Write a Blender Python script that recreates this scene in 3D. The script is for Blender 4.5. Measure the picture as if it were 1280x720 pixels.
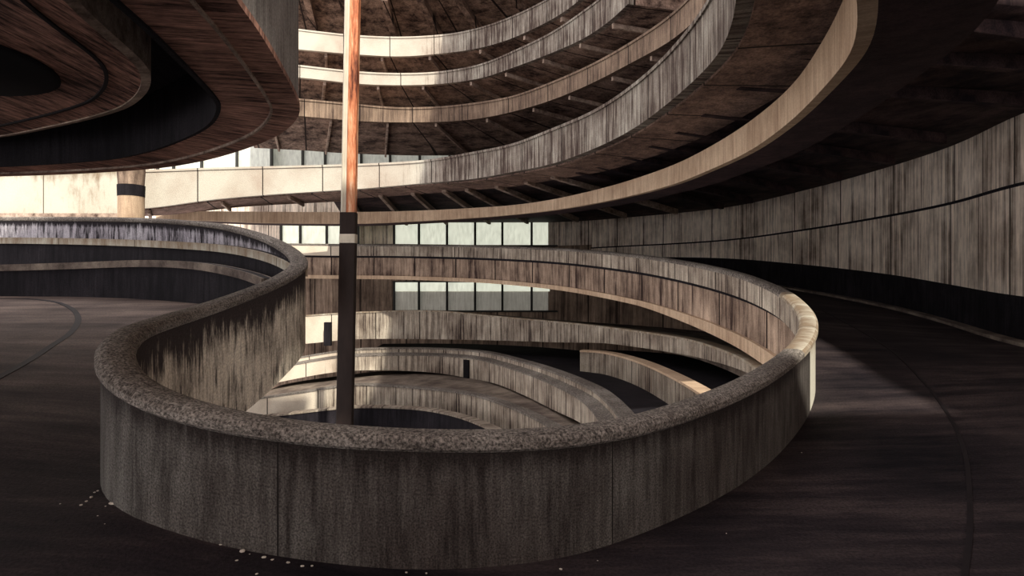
import bpy, bmesh, math, random
from mathutils import Vector
from mathutils.bvhtree import BVHTree
random.seed(7)
for o in list(bpy.data.objects): bpy.data.objects.remove(o)
scene = bpy.context.scene
COL = scene.collection
# ---------------------------------------------------------------- camera, world, sun
F = 760.0; CX = 640.0; CY = 360.0; ZC = 2.1       # focal length in px of a 1280 wide frame, eye height
cam_d = bpy.data.cameras.new('camera'); cam = bpy.data.objects.new('camera', cam_d); COL.objects.link(cam)
cam.location = (0, 0, ZC); cam.rotation_euler = (math.pi/2, 0, 0)
cam_d.sensor_width = 36; cam_d.lens = 36*F/1280; cam_d.clip_start = 0.05; cam_d.clip_end = 300
scene.camera = cam
w = bpy.data.worlds.new('sky'); scene.world = w; w.use_nodes = True
bg = w.node_tree.nodes['Background']; bg.inputs[0].default_value = (0.97, 0.90, 0.90, 1); bg.inputs[1].default_value = 2.0
SX, SY, TAN = 0.35, -0.937, 0.84                   # towards the sun
sd = bpy.data.lights.new('sun', 'SUN'); sun = bpy.data.objects.new('sun', sd); COL.objects.link(sun)
sd.energy = 5.4; sd.angle = math.radians(0.6); sd.color = (1.0, 0.93, 0.81)
sun.rotation_euler = Vector((SX, SY, TAN)).to_track_quat('Z', 'Y').to_euler(); sun.location = (10, -20, 30)
vs = scene.view_settings; vs.view_transform = 'Standard'; vs.look = 'None'; vs.exposure = 0.0; vs.gamma = 1.0
vs.use_curve_mapping = False

# ---------------------------------------------------------------- helpers
def P(x, y, d): return Vector(((x-CX)/F*d, d, ZC+(CY-y)/F*d))
def pz(x, y, z):                                   # where the sight line meets height z above the eye
    return P(x, y, F*z/(CY-y))
def cr(a, b, c, d, t):
    return tuple(0.5*(2*b[k]+(c[k]-a[k])*t+(2*a[k]-5*b[k]+4*c[k]-d[k])*t*t+(3*b[k]-a[k]-3*c[k]+d[k])*t**3) for k in range(len(a)))
def spline(pts, step=0.3):
    """centripetal-like smooth resampling of tuples whose first two entries are plan x, y"""
    n = len(pts); out = []
    for i in range(n-1):
        a = pts[max(i-1, 0)]; b = pts[i]; c = pts[i+1]; d = pts[min(i+2, n-1)]
        if i == 0: a = tuple(2*b[k]-c[k] for k in range(len(b)))
        if i == n-2: d = tuple(2*c[k]-b[k] for k in range(len(b)))
        # limit neighbours so unequal spacing does not overshoot
        L = math.dist(b[:2], c[:2]) or 1e-6
        la = math.dist(a[:2], b[:2]) or 1e-6; ld = math.dist(c[:2], d[:2]) or 1e-6
        if la > L: a = tuple(b[k]+(a[k]-b[k])*L/la for k in range(len(b)))
        if ld > L: d = tuple(c[k]+(d[k]-c[k])*L/ld for k in range(len(b)))
        m = max(2, int(L/step*3))
        for j in range(m): out.append(cr(a, b, c, d, j/m))
    out.append(tuple(pts[-1]))
    # resample by arc length
    S = [0]
    for i in range(1, len(out)): S.append(S[-1]+math.dist(out[i-1][:2], out[i][:2]))
    N = max(3, int(S[-1]/step)); res = []; j = 0
    for i in range(N+1):
        s = S[-1]*i/N
        while j < len(S)-2 and S[j+1] < s: j += 1
        t = (s-S[j])/max(S[j+1]-S[j], 1e-9)
        res.append(tuple(out[j][k]+(out[j+1][k]-out[j][k])*t for k in range(len(out[0]))))
    # light smoothing
    for _ in range(4):
        r2 = [res[0]]
        for i in range(1, len(res)-1):
            r2.append(tuple(0.25*res[i-1][k]+0.5*res[i][k]+0.25*res[i+1][k] for k in range(len(res[0]))))
        r2.append(res[-1]); res = r2
    return res
def normals(pts):
    ns = []
    for i in range(len(pts)):
        a = pts[max(i-2, 0)]; b = pts[min(i+2, len(pts)-1)]
        t = Vector((b[0]-a[0], b[1]-a[1])); t.normalize(); ns.append(Vector((-t.y, t.x)))
    return ns
def arc(pts):
    S = [0]
    for i in range(1, len(pts)): S.append(S[-1]+math.dist(pts[i-1][:2], pts[i][:2]))
    return S
def mesh_obj(name, verts, faces, mat, parent=None, uvs=None, smooth=True, root=None):
    me = bpy.data.meshes.new(name); 
    me.from_pydata([tuple(v) for v in verts], [], faces); me.update()
    if uvs:
        ul = me.uv_layers.new(name='UVMap')
        k = 0
        for p in me.polygons:
            fu = uvs[p.index]
            for j, li in enumerate(p.loop_indices): ul.data[li].uv = fu[j]
    if smooth:
        for p in me.polygons: p.use_smooth = True
        try: me.set_sharp_from_angle(angle=math.radians(35))
        except Exception: pass
    me.materials.append(mat)
    o = bpy.data.objects.new(name, me); COL.objects.link(o)
    if parent:
        o.parent = parent
        o.matrix_parent_inverse.identity()
        off = Vector(parent.location)
        for v in me.vertices: v.co -= off
    return o
def sweep(name, pts, sec, mat, parent=None, closed=True, step_uv=0):
    """sec(p) -> list of (offset to the left, z)"""
    ns = normals(pts); S = arc(pts); verts = []; faces = []; uvs = []
    secs = [sec(p) for p in pts]; m = len(secs[0])
    for i, p in enumerate(pts):
        for (o, z) in secs[i]: verts.append((p[0]+ns[i].x*o, p[1]+ns[i].y*o, z))
    # perimeter coordinate
    q = [0]
    mid = secs[len(pts)//2]
    for k in range(m): q.append(q[-1]+math.dist(mid[k], mid[(k+1) % m]))
    kk = m if closed else m-1
    def uv(i, k, face):
        o, z = secs[i][k % m]
        a = secs[i][face]; b = secs[i][(face+1) % m]
        if abs(a[1]-b[1]) >= abs(a[0]-b[0]): return (S[i], z-secs[i][0][1])
        return (S[i], o)
    for i in range(len(pts)-1):
        for k in range(kk):
            k2 = (k+1) % m
            faces.append((i*m+k, i*m+k2, (i+1)*m+k2, (i+1)*m+k))
            uvs.append([uv(i, k, k), uv(i, k2, k), uv(i+1, k2, k), uv(i+1, k, k)])
    if closed:
        faces.append(tuple(range(m))[::-1]); uvs.append([(s[0], s[1]) for s in secs[0]][::-1])
        e = (len(pts)-1)*m; faces.append(tuple(e+k for k in range(m))); uvs.append([(s[0], s[1]) for s in secs[-1]])
    o = mesh_obj(name, verts, faces, mat, parent, uvs)
    bm = bmesh.new(); bm.from_mesh(o.data); bmesh.ops.recalc_face_normals(bm, faces=bm.faces); bm.to_mesh(o.data); bm.free()
    try: o.data.set_sharp_from_angle(angle=math.radians(35))
    except Exception: pass
    return o
def loft(name, A, B, mat, n=8, parent=None, thick=0.0):
    verts = []; faces = []; uvs = []; S = arc(A); m = n+1
    for a, b in zip(A, B):
        a = Vector(a); b = Vector(b)
        for k in range(m): verts.append(a.lerp(b, k/n))
    for i in range(len(A)-1):
        for k in range(n):
            f = (i*m+k, i*m+k+1, (i+1)*m+k+1, (i+1)*m+k); faces.append(f)
            uvs.append([(verts[j].x, verts[j].y) for j in f])
    up = sum((verts[f[1]]-verts[f[0]]).cross(verts[f[3]]-verts[f[0]]).z for f in faces)
    if up < 0: faces = [f[::-1] for f in faces]; uvs = [u[::-1] for u in uvs]
    o = mesh_obj(name, verts, faces, mat, parent, uvs)
    if thick:
        md = o.modifiers.new('thickness', 'SOLIDIFY'); md.thickness = thick; md.offset = -1; md.use_rim = False
    return o
def resample(pts, n):
    S = arc(pts); res = []; j = 0
    for i in range(n):
        s = S[-1]*i/(n-1)
        while j < len(S)-2 and S[j+1] < s: j += 1
        t = (s-S[j])/max(S[j+1]-S[j], 1e-9)
        res.append(tuple(pts[j][k]+(pts[j+1][k]-pts[j][k])*t for k in range(len(pts[0]))))
    return res
def box(name, c, s, mat, parent=None, rz=0.0, bev=0.01):
    bm = bmesh.new(); bmesh.ops.create_cube(bm, size=1)
    for v in bm.verts: v.co = Vector((v.co.x*s[0], v.co.y*s[1], v.co.z*s[2]))
    if bev: bmesh.ops.bevel(bm, geom=bm.edges[:], offset=min(bev, min(s)*0.3), segments=1, affect='EDGES')
    R = (math.cos(rz), math.sin(rz))
    for v in bm.verts: v.co = Vector((v.co.x*R[0]-v.co.y*R[1]+c[0], v.co.x*R[1]+v.co.y*R[0]+c[1], v.co.z+c[2]))
    uvl = bm.loops.layers.uv.new('UVMap')
    for f in bm.faces:
        for l in f.loops:
            n = f.normal; co = l.vert.co
            l[uvl].uv = ((co.y if abs(n.x) > abs(n.y) else co.x), co.z if abs(n.z) < 0.7 else co.y)
    me = bpy.data.meshes.new(name); bm.to_mesh(me); bm.free(); me.materials.append(mat)
    o = bpy.data.objects.new(name, me); COL.objects.link(o)
    if parent:
        o.parent = parent
        for v in me.vertices: v.co -= Vector(parent.location)
    return o
def thing(name, loc, label, cat, group=None):
    o = bpy.data.objects.new(name, None); COL.objects.link(o); o.location = loc; o.empty_display_size = 0.2
    o['label'] = label; o['category'] = cat
    if group: o['group'] = group
    return o
def struct(o): o['kind'] = 'structure'; return o

# ---------------------------------------------------------------- materials
def mat_new(name):
    m = bpy.data.materials.new(name); m.use_nodes = True; nt = m.node_tree
    b = nt.nodes['Principled BSDF']; b.inputs['Specular IOR Level'].default_value = 0.15
    return m, nt, b
def N(nt, t, **kw):
    n = nt.nodes.new(t)
    for k, v in kw.items(): setattr(n, k, v)
    return n
def noise(nt, vec, scale, detail=5, rough=0.6, dist=0.0):
    mp = N(nt, 'ShaderNodeMapping'); nt.links.new(vec, mp.inputs[0]); mp.inputs['Scale'].default_value = scale
    n = N(nt, 'ShaderNodeTexNoise'); nt.links.new(mp.outputs[0], n.inputs['Vector'])
    n.inputs['Scale'].default_value = 1.0; n.inputs['Detail'].default_value = detail; n.inputs['Roughness'].default_value = rough
    n.inputs['Distortion'].default_value = dist
    return n.outputs['Fac']
def ramp(nt, fac, stops):
    r = N(nt, 'ShaderNodeValToRGB'); nt.links.new(fac, r.inputs[0])
    e = r.color_ramp.elements
    while len(e) < len(stops): e.new(0.5)
    for i, (p, c) in enumerate(stops):
        e[i].position = p; e[i].color = (c if len(c) == 4 else (*c, 1)) if isinstance(c, tuple) else (c, c, c, 1)
    return r.outputs[0]
def mix(nt, fac, a, b, mode='MIX'):
    m = N(nt, 'ShaderNodeMix', data_type='RGBA', blend_type=mode)
    if isinstance(fac, (int, float)): m.inputs[0].default_value = fac
    else: nt.links.new(fac, m.inputs[0])
    for s, v in ((6, a), (7, b)):
        if isinstance(v, tuple): m.inputs[s].default_value = (*v, 1) if len(v) == 3 else v
        else: nt.links.new(v, m.inputs[s])
    return m.outputs[2]
def math_(nt, op, a, b=None):
    m = N(nt, 'ShaderNodeMath', operation=op)
    for s, v in ((0, a), (1, b)):
        if v is None: continue
        if isinstance(v, (int, float)): m.inputs[s].default_value = v
        else: nt.links.new(v, m.inputs[s])
    return m.outputs[0]
def concrete(name, light, midc, dark, su=5.0, sv=0.35, cover=0.5, sharp=0.12, joint=0.0, speck=0.35, bump=0.3, top=0.0,
             uv=True, jw=0.02, fu=38.0, fv=30.0, blot=0.5, lit_side=None):
    m, nt, b = mat_new(name)
    tc = N(nt, 'ShaderNodeTexCoord'); vec = tc.outputs['UV'] if uv else tc.outputs['Object']
    st = noise(nt, vec, (su, sv, sv), 8, 0.7)
    st2 = noise(nt, vec, (su*3.1, sv*1.7, sv*1.7), 6, 0.7)
    bl = noise(nt, vec, (blot, blot*0.8, blot), 6, 0.65)
    c = ramp(nt, bl, [(0.3, midc), (0.62, light)])
    s = math_(nt, 'ADD', math_(nt, 'MULTIPLY', st, 0.62), math_(nt, 'MULTIPLY', st2, 0.38))
    s = math_(nt, 'ADD', s, math_(nt, 'MULTIPLY', math_(nt, 'SUBTRACT', bl, 0.5), 0.35))
    if top:                                        # grime that has run down from the coping
        sep = N(nt, 'ShaderNodeSeparateXYZ'); nt.links.new(vec, sep.inputs[0])
        g = math_(nt, 'ADD', sep.outputs[1], top)  # v is 0 at the top and negative below
        g = math_(nt, 'MAXIMUM', g, 0.0)
        s = math_(nt, 'SUBTRACT', s, math_(nt, 'MULTIPLY', g, 0.22/top))
    if lit_side:                                      # dark streaks thinned at left, painting the sunlit side into the colour
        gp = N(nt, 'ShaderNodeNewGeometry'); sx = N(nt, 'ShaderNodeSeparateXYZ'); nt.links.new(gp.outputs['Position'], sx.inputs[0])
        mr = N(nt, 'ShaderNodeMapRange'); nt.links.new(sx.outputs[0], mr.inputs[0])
        mr.inputs[1].default_value = lit_side[0]; mr.inputs[2].default_value = lit_side[1]; mr.inputs[3].default_value = lit_side[2]; mr.inputs[4].default_value = 0.0
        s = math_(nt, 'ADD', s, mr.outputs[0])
    a0 = 0.5-sharp+(cover-0.5)*0.3; a1 = 0.5+sharp+(cover-0.5)*0.3
    f = ramp(nt, s, [(max(a0, 0), 1.0), (a1, 0.0)])
    c = mix(nt, f, c, dark)
    fs = noise(nt, vec, (fu, fv, fv), 3, 0.7)
    fr = ramp(nt, fs, [(0.36, 1-speck), (0.62, 1.0+0.0)])
    c = mix(nt, 1.0, c, fr, 'MULTIPLY')
    if joint:
        sep = N(nt, 'ShaderNodeSeparateXYZ'); nt.links.new(vec, sep.inputs[0])
        k = math_(nt, 'MODULO', math_(nt, 'ADD', sep.outputs[0], 400.0), joint)
        k = math_(nt, 'LESS_THAN', k, jw)
        c = mix(nt, k, c, tuple(x*0.35 for x in dark))
    nt.links.new(c, b.inputs['Base Color'])
    b.inputs['Roughness'].default_value = 0.85
    bp = N(nt, 'ShaderNodeBump'); bp.inputs['Strength'].default_value = bump; bp.inputs['Distance'].default_value = 0.02
    hh = math_(nt, 'ADD', math_(nt, 'MULTIPLY', fs, 0.6), s)
    nt.links.new(hh, bp.inputs['Height']); nt.links.new(bp.outputs[0], b.inputs['Normal'])
    return m
def plain(name, col, rough=0.6, metal=0.0, emit=0.0):
    m, nt, b = mat_new(name)
    tc = N(nt, 'ShaderNodeTexCoord'); n = noise(nt, tc.outputs['Object'], (6, 6, 2), 5)
    c = mix(nt, ramp(nt, n, [(0.35, 0.0), (0.65, 1.0)]), tuple(x*0.75 for x in col), col)
    nt.links.new(c, b.inputs['Base Color']); b.inputs['Roughness'].default_value = rough; b.inputs['Metallic'].default_value = metal
    if emit:
        nt.links.new(c, b.inputs['Emission Color']); b.inputs['Emission Strength'].default_value = emit
    return m
CREAM = (0.62, 0.55, 0.44); TAN = (0.40, 0.31, 0.23); DK = (0.045, 0.03, 0.026)
M = {}
M['rim_wall'] = concrete('cast concrete grey', (0.20, 0.19, 0.17), (0.12, 0.095, 0.083), (0.035, 0.027, 0.024), su=8, sv=0.9, cover=0.5, sharp=0.14, joint=2.6, jw=0.012, fu=75, fv=60, speck=0.7, top=0.25, bump=0.5)
M['rim_face'] = concrete('mottled stained concrete', (0.80, 0.72, 0.58), (0.56, 0.48, 0.38), (0.05, 0.04, 0.038), su=8, sv=1.1, cover=0.42, sharp=0.07, speck=0.4, top=0.6, bump=0.4)
M['coping'] = concrete('pebbled coping', (0.44, 0.40, 0.35), (0.29, 0.245, 0.21), (0.05, 0.04, 0.035), su=14, sv=14, cover=0.4, sharp=0.12, speck=0.85, bump=1.0, fu=45, fv=45)
M['band'] = concrete('streaked parapet concrete', CREAM, TAN, DK, su=6, sv=0.30, cover=0.55, sharp=0.13, joint=2.1, jw=0.03, speck=0.35)
M['band_top'] = concrete('parapet concrete, streaked at right', (0.60, 0.57, 0.48), (0.44, 0.36, 0.29), (0.07, 0.048, 0.04), su=8, sv=0.4, cover=0.68, sharp=0.11, joint=2.3, jw=0.04, speck=0.3, lit_side=(-5.5, -2.2, 0.32))  # fewer streaks at left imitate the sunlit stretch
M['band_low'] = concrete('well ring concrete, sunlit tone at far left', (0.74, 0.66, 0.53), (0.52, 0.42, 0.32), DK, su=7, sv=0.35, cover=0.55, sharp=0.12, joint=2.1, jw=0.04, speck=0.3, lit_side=(-8.9, -7.4, 0.3))  # sunlit far left put into the colour
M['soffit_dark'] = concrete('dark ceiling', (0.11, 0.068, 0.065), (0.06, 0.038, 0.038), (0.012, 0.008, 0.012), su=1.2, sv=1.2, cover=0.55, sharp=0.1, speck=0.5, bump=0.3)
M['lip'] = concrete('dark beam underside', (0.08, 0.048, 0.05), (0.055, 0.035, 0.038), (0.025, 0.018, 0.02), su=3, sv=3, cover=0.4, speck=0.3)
M['band_brown'] = concrete('brown parapet concrete', (0.38, 0.28, 0.20), (0.28, 0.19, 0.13), DK, su=8, sv=0.5, cover=0.5, sharp=0.14, joint=2.3, jw=0.04, speck=0.3)  # browner than the other bands, standing in for shade on this one
M['fascia'] = concrete('streaked brown fascia', (0.62, 0.47, 0.35), (0.44, 0.32, 0.235), (0.05, 0.03, 0.025), su=3.5, sv=0.35, cover=0.55, sharp=0.12, joint=2.1, jw=0.06, speck=0.3)
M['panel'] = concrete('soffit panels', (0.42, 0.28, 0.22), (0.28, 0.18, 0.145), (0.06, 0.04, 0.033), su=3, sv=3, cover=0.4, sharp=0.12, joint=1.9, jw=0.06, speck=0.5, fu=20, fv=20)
M['pale'] = concrete('pale cream concrete', (0.60, 0.585, 0.49), (0.53, 0.49, 0.40), (0.25, 0.19, 0.13), su=3, sv=0.8, cover=0.02, top=0.45, sharp=0.12, joint=3.0, jw=0.03, speck=0.15)  # pale, lightly streaked concrete
M['tan'] = concrete('tan fascia concrete', (0.70, 0.54, 0.38), (0.58, 0.42, 0.28), (0.20, 0.12, 0.08), su=7, sv=0.6, cover=0.25, sharp=0.18, speck=0.2)
M['outer'] = concrete('outer wall panels', (1.0, 0.88, 0.74), (0.84, 0.70, 0.57), (0.10, 0.065, 0.05), su=4.6, sv=0.09, cover=0.38, sharp=0.075, joint=2.9, jw=0.05, speck=0.3, fu=14, fv=1.2)
M['outer_brown'] = concrete('brown streaked wall', (0.46, 0.34, 0.25), (0.34, 0.24, 0.17), (0.06, 0.04, 0.03), su=2.6, sv=0.1, cover=0.5, sharp=0.12, joint=2.9, jw=0.07, speck=0.3, fu=14, fv=1.5)
M['side'] = concrete('grey outer face', (0.50, 0.49, 0.46), (0.34, 0.32, 0.30), (0.08, 0.07, 0.065), su=7, sv=0.5, cover=0.4, sharp=0.16, speck=0.4)
M['lime'] = concrete('lime streaked dark wall', (0.60, 0.58, 0.62), (0.34, 0.31, 0.36), (0.018, 0.014, 0.018), su=6.5, sv=1.0, cover=0.45, sharp=0.07, speck=0.4, top=0.22)
M['near_black'] = concrete('near black concrete', (0.035, 0.03, 0.036), (0.018, 0.015, 0.02), (0.007, 0.006, 0.008), su=6, sv=0.7, cover=0.6, sharp=0.12, speck=0.5)  # near-black concrete: sooty on the plinth, plain dark tone elsewhere
M['soffit'] = concrete('rusty soffit', (0.58, 0.42, 0.33), (0.38, 0.26, 0.20), (0.05, 0.03, 0.026), su=1.6, sv=1.2, cover=0.5, sharp=0.1, speck=0.5, joint=2.3, jw=0.07, bump=0.3, fu=12, fv=12)
M['board'] = concrete('board marked soffit', (0.80, 0.44, 0.33), (0.52, 0.27, 0.205), (0.05, 0.027, 0.022), su=13.0, sv=1.3, cover=0.5, sharp=0.09, speck=0.35, bump=0.9, fu=40, fv=8, blot=0.7)
M['rib'] = concrete('pale rib', (0.66, 0.52, 0.42), (0.46, 0.34, 0.26), (0.08, 0.05, 0.04), su=3, sv=3, cover=0.4, speck=0.3)
M['asphalt'] = concrete('worn asphalt', (0.10, 0.085, 0.08), (0.06, 0.05, 0.05), (0.024, 0.02, 0.024), su=0.35, sv=1.6, cover=0.55, sharp=0.2, speck=0.5, bump=0.6, fu=30, fv=30)
M['old_left'] = concrete('swept concrete floor', (0.30, 0.225, 0.19), (0.20, 0.145, 0.125), (0.07, 0.05, 0.045), su=0.3, sv=2.2, cover=0.5, sharp=0.2, speck=0.4, bump=0.4, fu=3, fv=22, blot=0.4)
M['deck'] = concrete('pale deck', (0.30, 0.25, 0.20), (0.17, 0.13, 0.11), (0.06, 0.045, 0.04), su=1, sv=1, cover=0.4, speck=0.3)
M['black'] = plain('black opening', (0.006, 0.005, 0.006), 0.9)
M['tar'] = plain('tar joint', (0.015, 0.012, 0.014), 0.7)
M['frame'] = plain('dark steel', (0.05, 0.05, 0.045), 0.5, 0.3)
M['pane'] = plain('daylit frosted glass', (0.84, 0.86, 0.70), 0.3, 0.0, 0.85)
M['dim_pane'] = concrete('dusty frosted glass', (0.85, 0.83, 0.74), (0.70, 0.67, 0.58), (0.25, 0.20, 0.15), su=9, sv=0.5, cover=0.4, sharp=0.2, speck=0.2, bump=0.1)
M['pane_soft'] = plain('pale facade glass', (0.62, 0.64, 0.56), 0.4, 0.0, 0.28)
M['pole_shade'] = plain('steel darkened as shade', (0.03, 0.02, 0.017), 0.6)  # shade of the lower pole put into the colour
M['chip'] = plain('pale chips', (0.62, 0.56, 0.48), 0.8)
def floor_mat():
    m, nt, b = mat_new('ramp floor'); tc = N(nt, 'ShaderNodeTexCoord'); vec = tc.outputs['UV']
    st = noise(nt, vec, (0.3, 2.0, 1), 8, 0.7); bl = noise(nt, vec, (0.5, 0.5, 0.5), 5, 0.6); fs = noise(nt, vec, (34, 34, 34), 3, 0.7)
    g = math_(nt, 'ADD', math_(nt, 'MULTIPLY', st, 0.6), math_(nt, 'MULTIPLY', bl, 0.4))
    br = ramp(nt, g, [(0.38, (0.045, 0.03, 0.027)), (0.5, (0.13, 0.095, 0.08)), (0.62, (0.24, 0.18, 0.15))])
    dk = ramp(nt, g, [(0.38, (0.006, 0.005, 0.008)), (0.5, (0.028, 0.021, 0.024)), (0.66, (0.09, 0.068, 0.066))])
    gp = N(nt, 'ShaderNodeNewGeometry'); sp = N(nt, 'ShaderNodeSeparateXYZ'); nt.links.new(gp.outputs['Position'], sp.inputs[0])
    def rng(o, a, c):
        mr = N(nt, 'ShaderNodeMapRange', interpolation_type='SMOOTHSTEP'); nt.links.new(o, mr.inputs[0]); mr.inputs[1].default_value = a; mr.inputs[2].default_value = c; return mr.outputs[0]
    f = math_(nt, 'MULTIPLY', rng(sp.outputs[1], 5.0, 10.5), rng(math_(nt, 'MULTIPLY', sp.outputs[0], -1.0), 2.5, 4.0))  # near-left floor darkened in the colour to imitate shade by the hook
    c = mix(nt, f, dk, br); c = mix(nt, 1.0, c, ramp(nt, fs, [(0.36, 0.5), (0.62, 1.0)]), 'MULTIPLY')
    nt.links.new(c, b.inputs['Base Color']); b.inputs['Roughness'].default_value = 0.8
    bp = N(nt, 'ShaderNodeBump'); bp.inputs['Strength'].default_value = 0.5; bp.inputs['Distance'].default_value = 0.01
    nt.links.new(fs, bp.inputs['Height']); nt.links.new(bp.outputs[0], b.inputs['Normal'])
    return m
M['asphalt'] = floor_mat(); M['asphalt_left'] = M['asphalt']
b_ = M['dim_pane'].node_tree.nodes['Principled BSDF']; b_.inputs['Emission Color'].default_value = (0.75, 0.71, 0.60, 1); b_.inputs['Emission Strength'].default_value = 0.16   # daylight through dusty frosted glass
def pole_mat():
    m, nt, b = mat_new('rusty painted steel'); tc = N(nt, 'ShaderNodeTexCoord')
    a = noise(nt, tc.outputs['Object'], (5, 5, 0.7), 8, 0.7)
    c = ramp(nt, a, [(0.36, (0.09, 0.03, 0.02)), (0.47, (0.50, 0.17, 0.08)), (0.56, (0.68, 0.36, 0.20)), (0.66, (0.75, 0.66, 0.52))])
    nt.links.new(c, b.inputs['Base Color']); b.inputs['Roughness'].default_value = 0.5
    return m
M['rust'] = pole_mat()
M['cream_paint'] = plain('flaked cream paint', (0.66, 0.60, 0.48), 0.45)

# ---------------------------------------------------------------- plan curves
# inner rim of the ramp the camera stands on: (px, py of the coping, depth, floor height above the eye, depth of well-side face)
RIM = [(-160,275,19.6,.7,1.2),(0,273,18.6,.6,1.2),(100,273,17.4,.5,1.2),(200,275,16,.3,1.2),(280,282,14.4,0,1.3),(335,297,13,-.3,1.4),(366,314,12,-.5,1.5),
       (374,330,11.0,-.65,1.55),(345,350,9.9,-.9,1.6),(300,368,8.9,-1.1,1.7),(250,385,7.9,-1.3,1.7),(200,400,6.9,-1.45,1.7),(163,413,6.15,-1.6,1.7),
       (143,434,5.55,-1.68,1.7),(150,463,5.05,-1.72,1.7),(185,490,4.75,-1.76,1.7),(240,509,4.6,-1.82,1.7),(300,523,4.55,-1.9,1.7),(400,537,4.6,-2.02,1.7),(500,543,4.68,-2.12,1.7),
       (600,545,4.78,-2.15,1.7),(700,541,4.95,-2.15,1.7),(800,525,5.4,-2.12,1.7),(900,492,6.35,-2.1,1.7),(960,462,7.5,-2.05,1.6),(1000,430,9.3,-1.95,1.5),
       (1011,405,10.8,-1.75,1.4),(1003,384,12,-1.45,1.3),(977,363,13.2,-1.2,1.25),(930,344,14.8,-.9,1.2),(870,330,17,-.45,1.15),(800,319.5,20,0,1.1),
       (700,311,24,.55,1.0),(600,307.5,27,.85,1.0),(500,306,28.5,1.0,1.0),(440,306,29,1.05,1.0),(340,305,29,1.1,1.0)]
rim = []
for (x, y, d, zf, hw) in RIM:
    p = P(x, y, d); rim.append((p.x, p.y, p.z, ZC+zf, hw))
rim = spline(rim, 0.16)
iy = min(range(len(rim)), key=lambda i: rim[i][1] if rim[i][0] < 0 and rim[i][1] < 6 else 99)
# index of the hook (left-most point of the near loop)
hook = min((i for i in range(len(rim)) if rim[i][1] < 6.0 and rim[i][0] < -3), key=lambda i: abs(rim[i][1]-5.4))
# outer wall plan, right then back: (px, depth, floor z above the eye)
WR = [(11.4,-9,-2.3),(12.0,-2,-2.2),(12.1,5,-1.9),(11.9,10,-1.6)]
for (x, y, d) in [(1280,431,14),(1200,407,17),(1120,386,20),(1010,365,25),(900,350,31),(740,344,36.5)]:
    WR.append(((x-CX)/F*d, d, (CY-y)/F*d))
wr = spline([(a, b, c+ZC) for a, b, c in WR], 0.5)
wb = [(wr[-1][0], wr[-1][1], wr[-1][2]), (1.0, 38.0, ZC+.95), (-5, 38.6, ZC+1.1), (-12, 38.6, ZC+1.2), (-20, 38.2, ZC+1.3), (-40, 36.5, ZC+1.3)]
wb = spline(wb, 0.5)

# ---------------------------------------------------------------- setting: floors
ring_i = [i for i in range(len(rim)) if i >= hook]
inner = [(rim[i][0], rim[i][1], rim[i][3]) for i in ring_i]
outer_c = [(-12,-8,ZC-2.1),(-4,-9,ZC-2.2),(5,-9,ZC-2.25)]+[p for p in wr]+wb[1:60]
# pair by fraction of key landmarks
def seg(pts, a, b): return pts[a:b+1]
def near(pts, x, y): return min(range(len(pts)), key=lambda i: (pts[i][0]-x)**2+(pts[i][1]-y)**2)
marks_i = [0, near(inner, 0, 4.8), near(inner, 3.1, 7.5), near(inner, 5.7, 12), near(inner, 4.2, 20), near(inner, -1.4, 27), len(inner)-1]
marks_o = [0, near(outer_c, 5, -9), near(outer_c, 12.1, 3), near(outer_c, 12, 12.5), near(outer_c, 12.2, 26), near(outer_c, 1.0, 38), len(outer_c)-1]
A = []; B = []
for k in range(len(marks_i)-1):
    n = max(8, marks_i[k+1]-marks_i[k])
    a = resample(seg(inner, marks_i[k], marks_i[k+1]), n); b = resample(seg(outer_c, marks_o[k], marks_o[k+1]), n)
    if k: a = a[1:]; b = b[1:]
    A += a; B += b
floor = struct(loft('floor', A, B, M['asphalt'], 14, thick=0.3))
tip = near(rim, *P(374,330,11.0)[:2])
li = [(rim[i][0], rim[i][1], rim[i][3]) for i in range(hook, tip-4, -1)]
li = resample(li, 40)
li.append((-4.4, 12.6, ZC-.38)); li.append((-5.6, 14.4, ZC-.22)); li.append((-7.5, 16.6, ZC-.12))
lo = resample([(-12,-8,ZC-2.1),(-24,-6,ZC-1.9),(-25,6,ZC-1.2),(-25,18,ZC-.05)], len(li))
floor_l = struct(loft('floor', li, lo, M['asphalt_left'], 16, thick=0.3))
# ---------------------------------------------------------------- setting: walls and ceiling
TT = ZC+4.05; TL = ZC+2.4
def tier(name, pts, z1, z2, mat, thick=0.3, off=0.0):
    # pts travel away from the camera along the right wall: left normal points inwards
    return sweep(name, pts, lambda p: [(off, z1(p)), (off, z2(p)), (off-thick, z2(p)), (off-thick, z1(p))], mat)
def plinth_top(p):   # underside of the pale lower tier, rising with the ramp
    return p[2]+1.12+0.0*p[1]
struct(tier('wall_right', wr, lambda p: TT+0.3, lambda p: TL, M['outer'], 0.3, 0.0))
struct(tier('wall_right', wr, lambda p: TL, plinth_top, M['outer'], 0.3, 0.10))
struct(tier('wall_right', wr, plinth_top, lambda p: p[2]-0.4, M['near_black'], 0.3, 0.02))
struct(tier('wall_right', wr, lambda p: p[2]-0.4, lambda p: ZC-9, M['outer_brown'], 0.3, 0.0))
struct(sweep('trim_1', wr, lambda p: [(0.32, p[2]+0.10), (0.02, p[2]+0.10), (0.02, p[2]-0.05), (0.32, p[2]-0.05)], M['deck']))
struct(sweep('trim_2', wr, lambda p: [(0.14, TL+0.03), (0.02, TL+0.03), (0.02, TL-0.04), (0.14, TL-0.04)], M['near_black']))
struct(sweep('wall_back', wb, lambda p: [(0, ZC+18), (0, ZC+2.6), (-0.3, ZC+2.6), (-0.3, ZC+18)], M['outer']))
struct(sweep('wall_back', wb, lambda p: [(0, ZC+2.6), (0, ZC-9), (-0.3, ZC-9), (-0.3, ZC+2.6)], M['outer_brown']))
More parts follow.
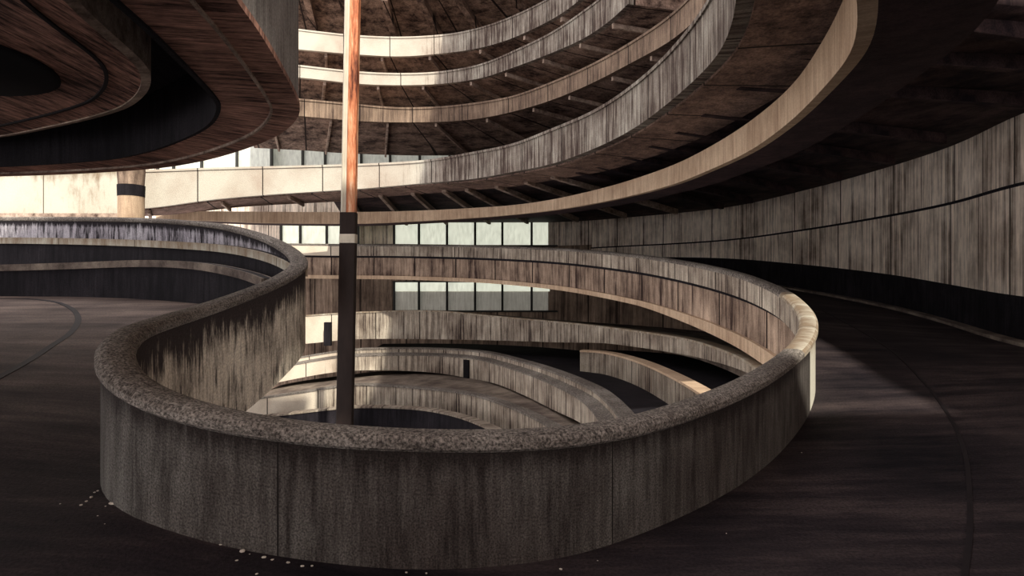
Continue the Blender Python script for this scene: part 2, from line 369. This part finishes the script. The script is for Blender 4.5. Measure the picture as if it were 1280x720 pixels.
wu = [p for p in wr if p[1] > 5.5]; wv = [p for p in wr if p[1] <= 6.0]
struct(sweep('wall_upper', wu, lambda p: [(0, ZC+18), (0, TT+0.3), (-0.3, TT+0.3), (-0.3, ZC+18)], M['outer_brown']))
struct(sweep('wall_upper', wv, lambda p: [(0, ZC+8), (0, TT+0.3), (-0.3, TT+0.3), (-0.3, ZC+8)], M['outer_brown']))

# ---------------------------------------------------------------- the ring above (deck D) and the ceiling under it
ROOT_H = {}
def ring(name, samples, label, cat, wall_mat, slab_w, z=None, thick=0.2, slab_mat=None, ribs=0, rib_w=0.12, rib_d=0.14, cope=True, slab_t=0.25, rib_mat=None, cope_mat=None, step=0.3, slab_z=None, rib_from=0.2):
    pts = []
    for s in samples:
        if z is None: x, yt, yb, d = s
        else:
            x, yt, yb = s[:3]; d = F*z/(CY-yt)
        p = P(x, yt, d); q = P(x, yb, d); pts.append((p.x, p.y, p.z, q.z))
    pts = spline(pts, step)
    r = thing(name, (pts[0][0], pts[0][1], pts[0][3]), label, cat)
    sweep('parapet', pts, lambda p: [(0, p[2]), (0, p[3]), (thick, p[3]), (thick, p[2])], M[wall_mat], r)
    if cope:
        sweep('coping', pts, lambda p: [(-0.04, p[2]+0.05), (-0.04, p[2]-0.03), (-0.005, p[2]-0.03), (-0.005, p[2]+0.0), (thick+0.04, p[2]+0.0), (thick+0.04, p[2]+0.05)], M[cope_mat or wall_mat], r)
    if slab_w:
        sz = (lambda p: p[3]) if slab_z is None else (lambda p: p[2]+slab_z)
        o = sweep('deck', pts, lambda p: [(thick, sz(p)+slab_t), (thick, sz(p)), (slab_w, sz(p)), (slab_w, sz(p)+slab_t)], M[slab_mat or 'soffit'], r)
    if ribs:
        ns = normals(pts); S = arc(pts); k = 0; nxt = ribs*0.5
        for i, p in enumerate(pts):
            if S[i] >= nxt:
                nxt += ribs; n = ns[i]; a = Vector((p[0]+n.x*rib_from, p[1]+n.y*rib_from)); L = slab_w-rib_from-0.05
                c = (a.x+n.x*L/2, a.y+n.y*L/2, p[3]-rib_d/2+0.01)
                box('rib', c, (L, rib_w, rib_d), M[rib_mat or 'rib'], r, rz=math.atan2(n.y, n.x))
    return r, pts

D = [(150,215,262),(190,214,260),(260,211.5,250),(340,209.5,243),(450,206.5,236),(530,202,229),(590,192,224),(640,182,215),(690,163,205),(740,142,187),(790,110,162),(840,65,125),(890,0,78),(912,-60,40),(922,-140,-20),(910,-260,-130)]
Dd = {150:22,190:22.6,260:23.2,340:23.8,450:23.8,530:23.0,590:21.6,640:20.2}
Ds = [(x, yt, yb, Dd.get(x, F*4.7/(CY-yt))) for x, yt, yb in D]
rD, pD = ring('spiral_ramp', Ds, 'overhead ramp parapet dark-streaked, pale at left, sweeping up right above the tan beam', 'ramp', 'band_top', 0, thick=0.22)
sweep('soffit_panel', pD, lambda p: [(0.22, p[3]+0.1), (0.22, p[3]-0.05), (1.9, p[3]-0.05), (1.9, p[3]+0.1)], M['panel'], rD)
# ceiling: from the lower edge of D out to the outer wall
nD = normals(pD)
cin = [(p[0]+nD[i].x*0.24, p[1]+nD[i].y*0.24, p[3]+0.02) for i, p in enumerate(pD)]
cin = [p for p in cin if (p[0] > -7.4 or p[1] < 12) and p[1] > 7.0]; cin = list(reversed(cin))            # from near camera to far left
wl = [(p[0], p[1], TT) for p in wr if p[1] > 3]+[(p[0], p[1], TT) for p in wb[1:]]
mi = [0, near(cin, 3.2, 10.3), near(cin, 2.9, 14.5), near(cin, 0.9, 20), near(cin, -3, 23.3), len(cin)-1]
mo = [near(wl, 12, 9.5), near(wl, 12, 11), near(wl, 12.4, 20), near(wl, 9, 33), near(wl, -2, 38.3), near(wl, -10.5, 38.5)]
A = []; B = []
for k in range(len(mi)-1):
    n = max(8, mi[k+1]-mi[k]); a = resample(seg(cin, mi[k], mi[k+1]), n); b = resample(seg(wl, mo[k], mo[k+1]), n)
    if k: a = a[1:]; b = b[1:]
    A += a; B += b
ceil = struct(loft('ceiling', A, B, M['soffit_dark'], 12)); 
md = ceil.modifiers.new('thickness', 'SOLIDIFY'); md.thickness = 0.25; md.offset = 1
lft = [i for i, p in enumerate(pD) if p[0] < -6.9]
sweep('soffit_panel', pD[:lft[-1]+1], lambda p: [(1.85, p[3]+0.12), (1.85, p[3]-0.03), (2.6, p[3]-0.03), (2.6, p[3]+0.12)], M['panel'], rD)
for i in lft[3::8]:
    n = nD[i]; p = pD[i]; box('rib', (p[0]+n.x*1.4, p[1]+n.y*1.4, p[3]-0.1), (2.2, 0.10, 0.16), M['rib'], rD, rz=math.atan2(n.y, n.x))
SA = arc(A); nxt = 0.5; k = 0
for i in range(len(A)):
    if SA[i] >= nxt:
        nxt += 1.25 if A[i][1] > 12 else 1.7; k += 1
        a = Vector(A[i]); b = Vector(B[i]); v = b-a; L = v.length*0.78; c = a+v*0.47
        o = box('ceiling_beam', (c.x, c.y, c.z-0.10), (L, 0.16, 0.26), M['rib'] if A[i][1] > 19 else M['soffit_dark'], rD, rz=math.atan2(v.y, v.x))
# ring beam E hanging below the ceiling
E = [(195,263,274),(260,264,276),(320,264.5,278.5),(450,265,279.5),(530,263,276),(590,260,272.5),(640,256.5,268.5),(690,249.5,263),(765,232,250),(840,207,231),(890,182,211),(940,150,187),(990,107,150),(1020,65,120),(1055,0,80),(1070,-60,50),(1072,-140,0),(1050,-300,-100)]
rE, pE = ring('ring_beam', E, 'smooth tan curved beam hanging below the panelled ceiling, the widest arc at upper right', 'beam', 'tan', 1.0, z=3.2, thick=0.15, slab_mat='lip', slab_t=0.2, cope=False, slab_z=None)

# rings C, B, A above
C = [(300,118,140),(376,125,145),(420,129,149),(450,132,151.5),(500,136,153),(560,134,152),(600,129,148),(640,122,140),(690,104,125),(740,82,104),(790,54,78),(840,20,50),(880,-20,15)]
ring('spiral_ramp', C, 'third curved parapet band from the top, brown, with panelled soffit above it', 'ramp', 'band_brown', 6.8, z=8.0, ribs=2.3, rib_w=0.10, rib_d=0.16)
Bb = [(300,74,92),(376,83,97),(450,91,105),(500,93,106.5),(550,91,105),(600,82,98),(640,66,85),(690,42,66),(730,15,48),(760,-8,28),(785,-35,5)]
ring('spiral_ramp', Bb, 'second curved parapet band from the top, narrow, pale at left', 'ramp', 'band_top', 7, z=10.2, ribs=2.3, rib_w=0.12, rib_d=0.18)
Aa = [(300,28,55),(376,38,62),(440,45,67.5),(500,47.5,70.6),(560,44,66),(600,36,60),(640,22,48),(685,0,27),(715,-20,8),(740,-45,-15)]
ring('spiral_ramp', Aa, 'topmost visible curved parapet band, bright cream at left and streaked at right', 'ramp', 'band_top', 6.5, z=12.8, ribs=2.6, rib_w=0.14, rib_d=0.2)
Z0 = [(300,-60,-30),(376,-50,-20),(500,-40,-10),(600,-50,-25),(660,-75,-50),(720,-120,-100)]
ring('spiral_ramp', Z0, 'uppermost soffit with dark cross ribs above the highest bright parapet', 'ramp', 'band', 7, z=16.5, ribs=1.9, rib_w=0.35, rib_d=0.4, rib_mat='soffit')

# ---------------------------------------------------------------- near rim: parapet of the ramp the camera stands on
rr = thing('spiral_ramp', (rim[hook][0], rim[hook][1], rim[hook][3]), 'near curved concrete parapet wall with pebbled rounded coping looping around the open well', 'ramp')
TW = 0.11
j1 = near(rim, *P(1003,428,9.6)[:2])
pf = lambda p: [(-TW, p[2]-0.05), (-TW, p[3]-0.05), (0.0, p[3]-0.05), (0.0, p[2]-0.05)]
tp = near(rim, *P(372,325,11.4)[:2])
o = sweep('parapet', rim[:tp+1], pf, M['lime'], rr); o['label'] = 'lime-streaked dark inner face at the far left'
sweep('parapet', rim[tp:j1+1], pf, M['rim_wall'], rr); sweep('parapet', rim[j1:], pf, M['pale'], rr)
tipi = tip
back = near(rim, *P(1011,405,10.8)[:2])
left_part = rim[:back]; right_part = rim[back-1:]
sweep('well_face', left_part, lambda p: [(TW, p[2]-0.05), (TW, p[2]-p[4]), (0.0, p[2]-p[4]), (0.0, p[2]-0.05)], M['rim_face'], rr)
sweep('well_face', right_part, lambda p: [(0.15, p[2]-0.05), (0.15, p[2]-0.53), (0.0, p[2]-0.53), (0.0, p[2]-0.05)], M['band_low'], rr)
sweep('drip_groove', right_part, lambda p: [(0.05, p[2]-0.53), (0.05, p[2]-0.62), (0.0, p[2]-0.62), (0.0, p[2]-0.53)], M['near_black'], rr)
def gb(p): return p[2]-0.56-0.9
def hb(p): return gb(p)-0.17-max(0.0, 20-p[1])*0.03
sweep('lower_fascia', right_part, lambda p: [(0.03, p[2]-0.50), (0.03, gb(p)), (-0.10, gb(p)), (-0.10, p[2]-0.50)], M['fascia'], rr)
sweep('edge_beam', right_part, lambda p: [(0.13, gb(p)), (0.13, hb(p)), (-0.10, hb(p)), (-0.10, gb(p))], M['tan'], rr)
def cope_sec(p, h=0.155, z=None):
    z0 = p[2]; return [(h, z0-0.02), (h, z0-0.075), (h-0.03, z0-0.10), (-h+0.03, z0-0.10), (-h, z0-0.075), (-h, z0-0.02), (-h+0.035, z0+0.018), (-h+0.09, z0+0.035), (h-0.09, z0+0.035), (h-0.035, z0+0.018)]
i1 = near(rim, *P(990,440,8.7)[:2]); i2 = near(rim, *P(985,367,12.9)[:2])
sweep('coping', rim[:i1+1], cope_sec, M['coping'], rr); sweep('coping', rim[i2:], cope_sec, M['coping'], rr)
o = sweep('coping', rim[i1:i2+1], cope_sec, M['pale'], rr); o['label'] = 'smooth pale length of coping at the right end of the loop'

# left inner walls in front of the back-left rim
def wall_thing(samples, label, mat, cmat, h=0.14):
    pts = []
    for (x, yt, yb, d) in samples:
        p = P(x, yt, d); q = P(x, yb, d); pts.append((p.x, p.y, p.z, q.z))
    pts = spline(pts, 0.3)
    r = thing('barrier_wall', (pts[0][0], pts[0][1], pts[0][3]), label, 'wall')
    sweep('wall_face', pts, lambda p: [(0, p[2]), (0, p[3]-0.2), (0.15, p[3]-0.2), (0.15, p[2])], M[mat], r)
    sweep('coping', pts, lambda p: [(-0.05, p[2]), (-0.05, p[2]-h), (0.2, p[2]-h), (0.2, p[2])], M[cmat], r)
wall_thing([(-200,300,345,18.2),(-60,298,335,17.6),(0,297,332,17.2),(100,298,334,16.3),(200,301,338,15),(280,306,345,13.7),(330,315,355,12.6),(357,325,370,11.8),(371,334,376,11.2)], 'middle of the three dark barrier walls behind the left floor, below the mottled one', 'near_black', 'pale', 0.17)
wall_thing([(-200,334,375,15.6),(-60,332,372,15.4),(0,331,371,15.2),(100,328,367,14.9),(180,325,366,14.2),(250,328,369,13.2),(310,340,376,12.0),(330,348,385,11.3)], 'lowest black barrier wall at the far edge of the left floor', 'near_black', 'deck', 0.16)

# ---------------------------------------------------------------- lower rings inside the well
def lower(samples, z, label, mat, slab_w, cope_mat, slab_mat='deck', dz=-0.35, thick=0.2, ch=0.06, tier2=None):
    s2 = []
    for s in samples:
        d = s[3] if len(s) > 3 else F*z/(s[1]-CY); s2.append((s[0], s[1], s[2], d))
    pts = []
    for (x, yt, yb, d) in s2:
        p = P(x, yt, d); q = P(x, yb, d); pts.append((p.x, p.y, p.z, q.z))
    pts = spline(pts, 0.3)
    r = thing('spiral_ramp', (pts[0][0], pts[0][1], pts[0][3]), label, 'ramp')
    sweep('parapet', pts, lambda p: [(0, p[2]-ch), (0, p[3]), (thick, p[3]), (thick, p[2]-ch)], M[mat], r)
    sweep('coping', pts, lambda p: [(-0.04, p[2]), (-0.04, p[2]-ch), (thick+0.15, p[2]-ch), (thick+0.15, p[2])], M[cope_mat], r)
    sweep('deck', pts, lambda p: [(thick, p[2]+dz), (thick, p[2]+dz-0.25), (slab_w, p[2]+dz-0.25), (slab_w, p[2]+dz)], M[slab_mat], r)
    if tier2: sweep('lower_panel', pts, lambda p: [(0.0, p[2]-tier2), (-0.32, p[2]-tier2-0.08), (-0.32, p[3]), (0.0, p[3])], M[mat], r)
    if tier2: sweep('ledge', pts, lambda p: [(0.0, p[2]-tier2+0.03), (-0.34, p[2]-tier2-0.04), (-0.34, p[2]-tier2-0.09), (0.0, p[2]-tier2-0.03)], M['coping'], r)
    return r, pts
lower([(330,398,432,29),(380,394,430,29),(442,390,424,29),(540,388,424,29),(632,396,426,27.5),(700,402,428,26),(756,408,429,23.5),(859,423,444,18.5),(925,445,462,15),(955,468,480,13),(965,500,512,11)], None,
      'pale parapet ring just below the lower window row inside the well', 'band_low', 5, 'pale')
lower([(725,438,464),(743,438,465),(770,443,475),(800,452,488),(840,470,508),(887,499,535),(905,530,565)], 2.3,
      'light panelled parapet piece rising from the dark middle of the well towards the right rim', 'band', 4, 'tan', 'near_black')
K = [(300,462,488,28),(330,455,481,28),(380,445,471,28),(442,436,462,27.5),(539,435,464),(600,439,473),(632,446,480),(671,457,496),(702,468,511),(743,487,530),(778,523,565),(790,560,600)]
rK, pK = lower(K, 2.75, 'two-tiered panelled parapet ring in the middle of the well, with a narrow dark doorway', 'band_low', 6, 'coping', 'near_black', tier2=0.24)
ki = near(pK, *P(586, 436, 26.5)[:2]); q = pK[ki]; n = normals(pK)[ki]
box('doorway', (q[0]-n.x*0.33, q[1]-n.y*0.33, (q[2]-0.38+q[3])/2), (0.34, 0.12, q[2]-0.38-q[3]), M['black'], rK, rz=math.atan2(n.y, n.x)-math.pi/2)
q = P(410, 432, 28.6); dp = box('service_post', (q.x, q.y, q.z+0.55), (0.32, 0.25, 1.1), M['near_black']); dp['label'] = 'short dark square post against the pale ring just left of the rusty pole'; dp['category'] = 'post'
lower([(300,502,526,25),(325,497,521,25),(380,489,514,25),(442,480,508,24.8),(520,484,511),(570,489,520),(601,495,530),(650,513,550),(695,537,575),(715,560,600)], 3.9,
      'second lowest parapet ring in the well with sunlit deck behind it', 'band_low', 4.5, 'coping', 'deck', dz=-0.03)
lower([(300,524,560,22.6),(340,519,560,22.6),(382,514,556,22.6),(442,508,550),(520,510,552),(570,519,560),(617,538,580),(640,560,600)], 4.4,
      'lowest dark parapet ring at the bottom of the well just above the near coping', 'near_black', 5, 'band', 'near_black')
pit = struct(mesh_obj('floor', [(-14,4,ZC-7.5),(14,4,ZC-7.5),(14,40,ZC-7.5),(-14,40,ZC-7.5)], [(0,1,2,3)], M['near_black'], uvs=[[(0,0),(1,0),(1,1),(0,1)]]))

# ---------------------------------------------------------------- windows on the back wall
def wx(x, d=37.6): return (x-CX)/F*d
def window(n, cuts, y1, y2, pane_mat, strip=None, d=37.6, mull=0.14):
    z1 = ZC+(CY-y1)/F*d; z2 = ZC+(CY-y2)/F*d
    x0 = wx(cuts[0], d); x1 = wx(cuts[-1], d)
    r = bpy.data.objects.new('window_%d' % n, None); COL.objects.link(r); r.location = ((x0+x1)/2, d, z2); r['kind'] = 'structure'
    box('window_sill', ((x0+x1)/2, d-0.1, z2-0.05), (x1-x0+0.3, 0.3, 0.1), M['frame'], r)
    box('window_head', ((x0+x1)/2, d-0.05, z1+0.04), (x1-x0+0.2, 0.2, 0.08), M['frame'], r)
    for i, c in enumerate(cuts):
        box('mullion', (wx(c, d), d-0.06, (z1+z2)/2), (mull, 0.2, z1-z2), M['frame'], r)
    for a, b in zip(cuts[:-1], cuts[1:]):
        xa = wx(a, d)+mull/2; xb = wx(b, d)-mull/2
        box('pane', ((xa+xb)/2, d, (z1+z2)/2), (xb-xa, 0.04, z1-z2), M[pane_mat], r, bev=0)
        if strip: box('frosted_strip', ((xa+xb)/2, d-0.04, z1-strip/2), (xb-xa, 0.03, strip), M['pane'], r, bev=0)  # bright frosted top strip of the pane
cuts = [493,524,559,594,628,664.5,702,741]
window(1, cuts, 275, 306.5, 'pane')
window(2, cuts, 353, 388, 'dim_pane', 0.55)
window(3, [340,379,407,452,488,525,562,600], 170, 214, 'pane_soft', d=37.4)
window(4, [198,218,253,297,340], 170, 214, 'pane_soft', d=36.8)
window(5, [352,376,409,430,448], 276, 306, 'pane', d=37.2)

# bright left walls beyond the ramp
def bright(samples, label):
    pts = []
    for (x, yt, yb, d) in samples:
        p = P(x, yt, d); q = P(x, yb, d); pts.append((p.x, p.y, p.z, q.z))
    pts = spline(pts, 0.4)
    r = thing('parapet_wall', (pts[0][0], pts[0][1], pts[0][3]), label, 'wall')
    sweep('wall_face', pts, lambda p: [(0, p[2]), (0, p[3]), (0.25, p[3]), (0.25, p[2])], M['pale'], r)
    sweep('coping', pts, lambda p: [(-0.05, p[2]+0.06), (-0.05, p[2]), (0.3, p[2]), (0.3, p[2]+0.06)], M['pale'], r)
    sweep('ledge', pts, lambda p: [(-0.1, p[3]+0.06), (-0.1, p[3]-0.08), (0.3, p[3]-0.08), (0.3, p[3]+0.06)], M['rib'], r)
bright([(-250,212,269,21),(0,213,269,21.4),(80,213,269,21.6),(160,213,269,21.8)], 'bright cream sunlit wall at far left, left of the short round column')
# short column with dark band
cr_ = P(164, 272, 20.6)
col = thing('column', (cr_.x, cr_.y, cr_.z-0.6), 'short weathered round column with dark middle, between bright walls at left', 'column')
def lathe(name, prof, c, mat, parent, n=28):
    verts = []; faces = []; uvs = []
    for (r, z) in prof:
        for k in range(n): a = 2*math.pi*k/n; verts.append((c[0]+r*math.cos(a), c[1]+r*math.sin(a), z))
    for i in range(len(prof)-1):
        for k in range(n):
            k2 = (k+1) % n; faces.append((i*n+k, i*n+k2, (i+1)*n+k2, (i+1)*n+k))
            uvs.append([(k/n*2, prof[i][1]), ((k+1)/n*2, prof[i][1]), ((k+1)/n*2, prof[i+1][1]), (k/n*2, prof[i+1][1])])
    faces.append(tuple(range(n))[::-1]); uvs.append([(0, 0)]*n)
    faces.append(tuple((len(prof)-1)*n+k for k in range(n))); uvs.append([(0, 0)]*n)
    return mesh_obj(name, verts, faces, mat, parent, uvs)
def zz(y, d): return ZC+(CY-y)/F*d
lathe('shaft', [(0.40, zz(290,20.6)), (0.40, zz(246,20.6))], cr_, M['tan'], col)
lathe('dark_band', [(0.41, zz(246,20.6)), (0.42, zz(232,20.6))], cr_, M['near_black'], col)
lathe('capital', [(0.39, zz(232,20.6)), (0.42, zz(216,20.6)), (0.42, zz(205,20.6))], cr_, M['fascia'], col)

# ---------------------------------------------------------------- the big overhanging deck at upper left
ZM = 2.2
out_px = [(235,-160),(255,-80),(292,0),(315,30),(333,58),(352,90),(368,120),(374,138),(368,151),(350,167),(320,181),(262,199),(200,210),(100,217),(0,220.5),(-140,223),(-400,224)]
out = [(pz(x, y, ZM).x, pz(x, y, ZM).y) for x, y in out_px]
out = spline(out, 0.12)
ml = thing('overhanging_deck', (out[len(out)//2][0], out[len(out)//2][1], ZC+ZM), 'huge dark underside of a rounded deck overhanging the upper left corner, board-marked', 'deck')
# outer face (left of travel is inwards)
zb = ZC+ZM
sweep('parapet', out, lambda p: [(0.0, zb+2.6), (0.0, zb+0.05), (0.2, zb+0.05), (0.2, zb+2.6)], M['side'], ml)
W1_ = 1.05
sweep('rim_soffit', out, lambda p: [(-0.015, zb+0.06), (-0.015, zb), (0.30, zb), (0.30, zb+0.06)], M['board'], ml)
sweep('drip_groove', out, lambda p: [(0.30, zb+0.02), (0.30, zb-0.025), (0.33, zb-0.025), (0.33, zb+0.02)], M['rib'], ml)
sweep('soffit_ring', out, lambda p: [(0.31, zb+0.3), (0.31, zb+0.01), (0.88, zb+0.01), (0.88, zb+0.3)], M['board'], ml)
sweep('inner_lip', out, lambda p: [(0.88, zb+0.9), (0.88, zb-0.02), (0.93, zb-0.02), (0.93, zb+0.9)], M['near_black'], ml)
# recess ceiling
inn_px = out_px
cen = Vector((-13.0, 3.0))
rc_a = []; ns = normals(out)
for i, p in enumerate(out): rc_a.append((p[0]+ns[i].x*0.2, p[1]+ns[i].y*0.2, zb+0.9))
rc_b = [(cen.x, cen.y, zb+0.9)]*len(rc_a)
loft('recess_ceiling', rc_a, rc_b, M['near_black'], 6, ml, thick=-0.1)
# inner disc
disc_px = [(60,-60),(95,-2),(140,42),(172,70),(187,88),(189,103),(183,117),(162,134),(130,145),(80,157),(0,172),(-120,180),(-350,186)]
ZD = 2.45
disc = [(pz(x, y, ZD).x, pz(x, y, ZD).y) for x, y in disc_px]
disc = spline(disc, 0.12)
sweep('disc_edge', disc, lambda p: [(0.0, ZC+ZD+0.7), (0.0, ZC+ZD), (0.10, ZC+ZD-0.02), (0.10, ZC+ZD+0.7)], M['rib'], ml)
nd = normals(disc)
da = [(p[0]+nd[i].x*0.1, p[1]+nd[i].y*0.1, ZC+ZD) for i, p in enumerate(disc)]
dc = (-9.5, 5.0, ZC+ZD)
loft('disc_soffit', da, [dc]*len(da), M['board'], 8, ml, thick=-0.2)
sweep('disc_groove', disc, lambda p: [(0.42, ZC+ZD+0.02), (0.42, ZC+ZD-0.02), (0.46, ZC+ZD-0.02), (0.46, ZC+ZD+0.02)], M['tar'], ml)
hc = Vector((-6.3, 6.45, 0))
lathe('round_opening', [(1.22, ZC+ZD-0.01), (1.22, ZC+ZD-0.03), (1.18, ZC+ZD-0.045)], hc, M['black'], ml, 40)

# ---------------------------------------------------------------- rusty pole
pd = 13.0
pt = P(441.5, -60, pd); pb = P(430, 560, pd); pb2 = pb+(pb-pt)*0.9
pole = thing('pole', pb2, 'tall rusty steel pole with peeling cream paint standing in the open well', 'pole')
def bar(name, a, b, off, sx, sy, mat, parent, rnd=False):
    verts = []; faces = []
    n = 16 if rnd else 8
    if rnd: prof = [(math.cos(2*math.pi*k/n)*sx, math.sin(2*math.pi*k/n)*sy) for k in range(n)]
    else:
        c = 0.15; prof = [(-sx, -sy*(1-c)), (-sx*(1-c), -sy), (sx*(1-c), -sy), (sx, -sy*(1-c)), (sx, sy*(1-c)), (sx*(1-c), sy), (-sx*(1-c), sy), (-sx, sy*(1-c))]
    for e in (a, b):
        for q in prof: verts.append((e.x+off+q[0], e.y+q[1], e.z))
    for k in range(n): k2 = (k+1) % n; faces.append((k, k2, n+k2, n+k))
    faces.append(tuple(range(n))[::-1]); faces.append(tuple(n+k for k in range(n)))
    return mesh_obj(name, verts, faces, mat, parent)
bar('post', pb2, pt, 0.065, 0.095, 0.1, M['rust'], pole)
bar('web', pb2, pt, -0.03, 0.06, 0.06, M['cream_paint'], pole)
bar('flange', pb2, pt, -0.115, 0.045, 0.07, M['cream_paint'], pole, True)
t1 = (300-(-60))/(560-(-60)); 
def lp(y): return pt.lerp(pb, (y+60)/620.0)
o = bar('lower_pole_shade', pb2, lp(266), 0.01, 0.165, 0.115, M['pole_shade'], pole); o['label'] = 'lower half of the pole darkened near-black as shade'  # casing painted near black to imitate the shaded lower pole
bar('painted_collar', lp(304), lp(293), 0.01, 0.17, 0.12, M['cream_paint'], pole)

# ---------------------------------------------------------------- floor joints and debris placed on the floor
dg = bpy.context.evaluated_depsgraph_get(); dg.update()
trees = []
for o in (floor, floor_l):
    trees.append(BVHTree.FromPolygons([v.co[:] for v in o.data.vertices], [p.vertices[:] for p in o.data.polygons]))
def on_floor(x, y):
    dr = Vector(((x-CX)/F, 1.0, (CY-y)/F)).normalized(); best = None
    for t in trees:
        h = t.ray_cast(Vector((0, 0, ZC)), dr)
        if h[0] is not None and (best is None or h[3] < best[3]): best = h
    return best[0] if best else None
def joint(px, label, wdt, mat='tar', name='expansion_joint'):
    pts = [on_floor(*p) for p in px]; pts = [(p.x, p.y, p.z) for p in pts if p is not None]
    pts = spline(pts, 0.15)
    # follow the floor
    q = []
    for p in pts:
        z = p[2]
        for t in trees:
            h = t.ray_cast(Vector((p[0], p[1], 20)), Vector((0, 0, -1)))
            if h[0] is not None: z = h[0].z; break
        q.append((p[0], p[1], z))
    o = sweep(name, q, lambda p: [(wdt/2, p[2]+0.008), (wdt/2, p[2]-0.02), (-wdt/2, p[2]-0.02), (-wdt/2, p[2]+0.008)], M[mat])
    o['label'] = label; o['category'] = 'floor joint'
joint([(1028,388),(1060,405),(1095,425),(1130,452),(1165,490),(1192,530),(1207,570),(1212,620),(1212,670),(1205,725)], 'long curved dark joint line in the asphalt at right', 0.045)
joint([(-30,374),(20,373),(60,376),(90,386),(98,400),(88,417),(62,434),(30,455),(-20,482)], 'curved dark joint line across the left floor', 0.10)
cp = [(101,632,5),(108,627,4),(114,622,6),(118,616,3),(122,614,3),(132,633,3),(138,630,5),(142,630,7),(122,645,3),(131,655,2),(75,630,2),(156,624,5),(172,629,5),(187,637,3),(195,642,4),(209,648,4),(213,649,5),(251,667,5),(259,669,4),(268,677,4),(276,681,5),(286,683,3),(303,690,7),(312,693,2),(330,697,6),(340,700,5),(360,704,5),(378,708,6),(390,708,4),(296,701,4),(321,718,5),(508,716,4),(533,717,4),(701,712,4),(1002,566,2),(908,667,2),(747,701,2)]
chip = None
for i, (x, y, s) in enumerate(cp):
    p = on_floor(x, y)
    if p is None: continue
    bm = bmesh.new(); bmesh.ops.create_icosphere(bm, subdivisions=1, radius=1.0)
    r = s*0.5*p.y/F
    sc = Vector((r*random.uniform(0.8, 1.3), r*random.uniform(0.7, 1.2), r*random.uniform(0.35, 0.6)))
    for v in bm.verts:
        v.co = Vector((v.co.x*sc.x, v.co.y*sc.y, v.co.z*sc.z))*random.uniform(0.75, 1.2); 
    me = bpy.data.meshes.new('concrete_chip'); bm.to_mesh(me); bm.free(); me.materials.append(M['chip'])
    o = bpy.data.objects.new('concrete_chip', me); COL.objects.link(o); o.location = p+Vector((0, 0, sc.z*0.6)); o.rotation_euler = (0, 0, random.uniform(0, 6))
    o['label'] = 'small pale concrete chip lying on the dark floor near the parapet foot'; o['category'] = 'debris'; o['group'] = 'pale chips scattered on the floor'

# ---------------------------------------------------------------- unseen slabs added high above, cut to shape where the sun falls
ZR = ZC+20.0
def prism(name, poly, z, t, mat):
    n = len(poly); verts = [(x, y, z) for x, y in poly]+[(x, y, z+t) for x, y in poly]
    faces = [tuple(range(n))[::-1], tuple(n+k for k in range(n))]+[(k, (k+1) % n, n+(k+1) % n, n+k) for k in range(n)]
    return struct(mesh_obj(name, verts, faces, mat, smooth=False, uvs=[[(0, 0)]*n, [(0, 0)]*n]+[[(0, 0)]*4]*n))
# gaps between the added slabs let sun through onto chosen patches
def rect(x0, x1, y0, y1): prism('sun_blocker', [(x0, y0), (x1, y0), (x1, y1), (x0, y1)], ZR, 0.4, M['soffit'])
prism('sun_blocker', [(-3.0,34),(0.2,20),(3.07,6.1),(4.6,-2),(4.6,-7.4),(12.0,-7.4),(12.0,34)], ZR, 0.4, M['soffit'])
rect(-30, 2.0, -18.8, -2.7); rect(2.0, 5.15, -18.8, -7.4); rect(6.2, 12.0, -18.8, -7.4); rect(5.15, 6.2, -12.6, -7.4); rect(5.15, 6.2, -18.8, -17.6)
rect(-30, 12.0, -60, -18.8)
rect(12.0, 12.5, -60, 34); rect(15.9, 50, -60, 34); rect(12.5, 15.9, -60, -15.6); rect(12.5, 15.9, -8.8, 34)
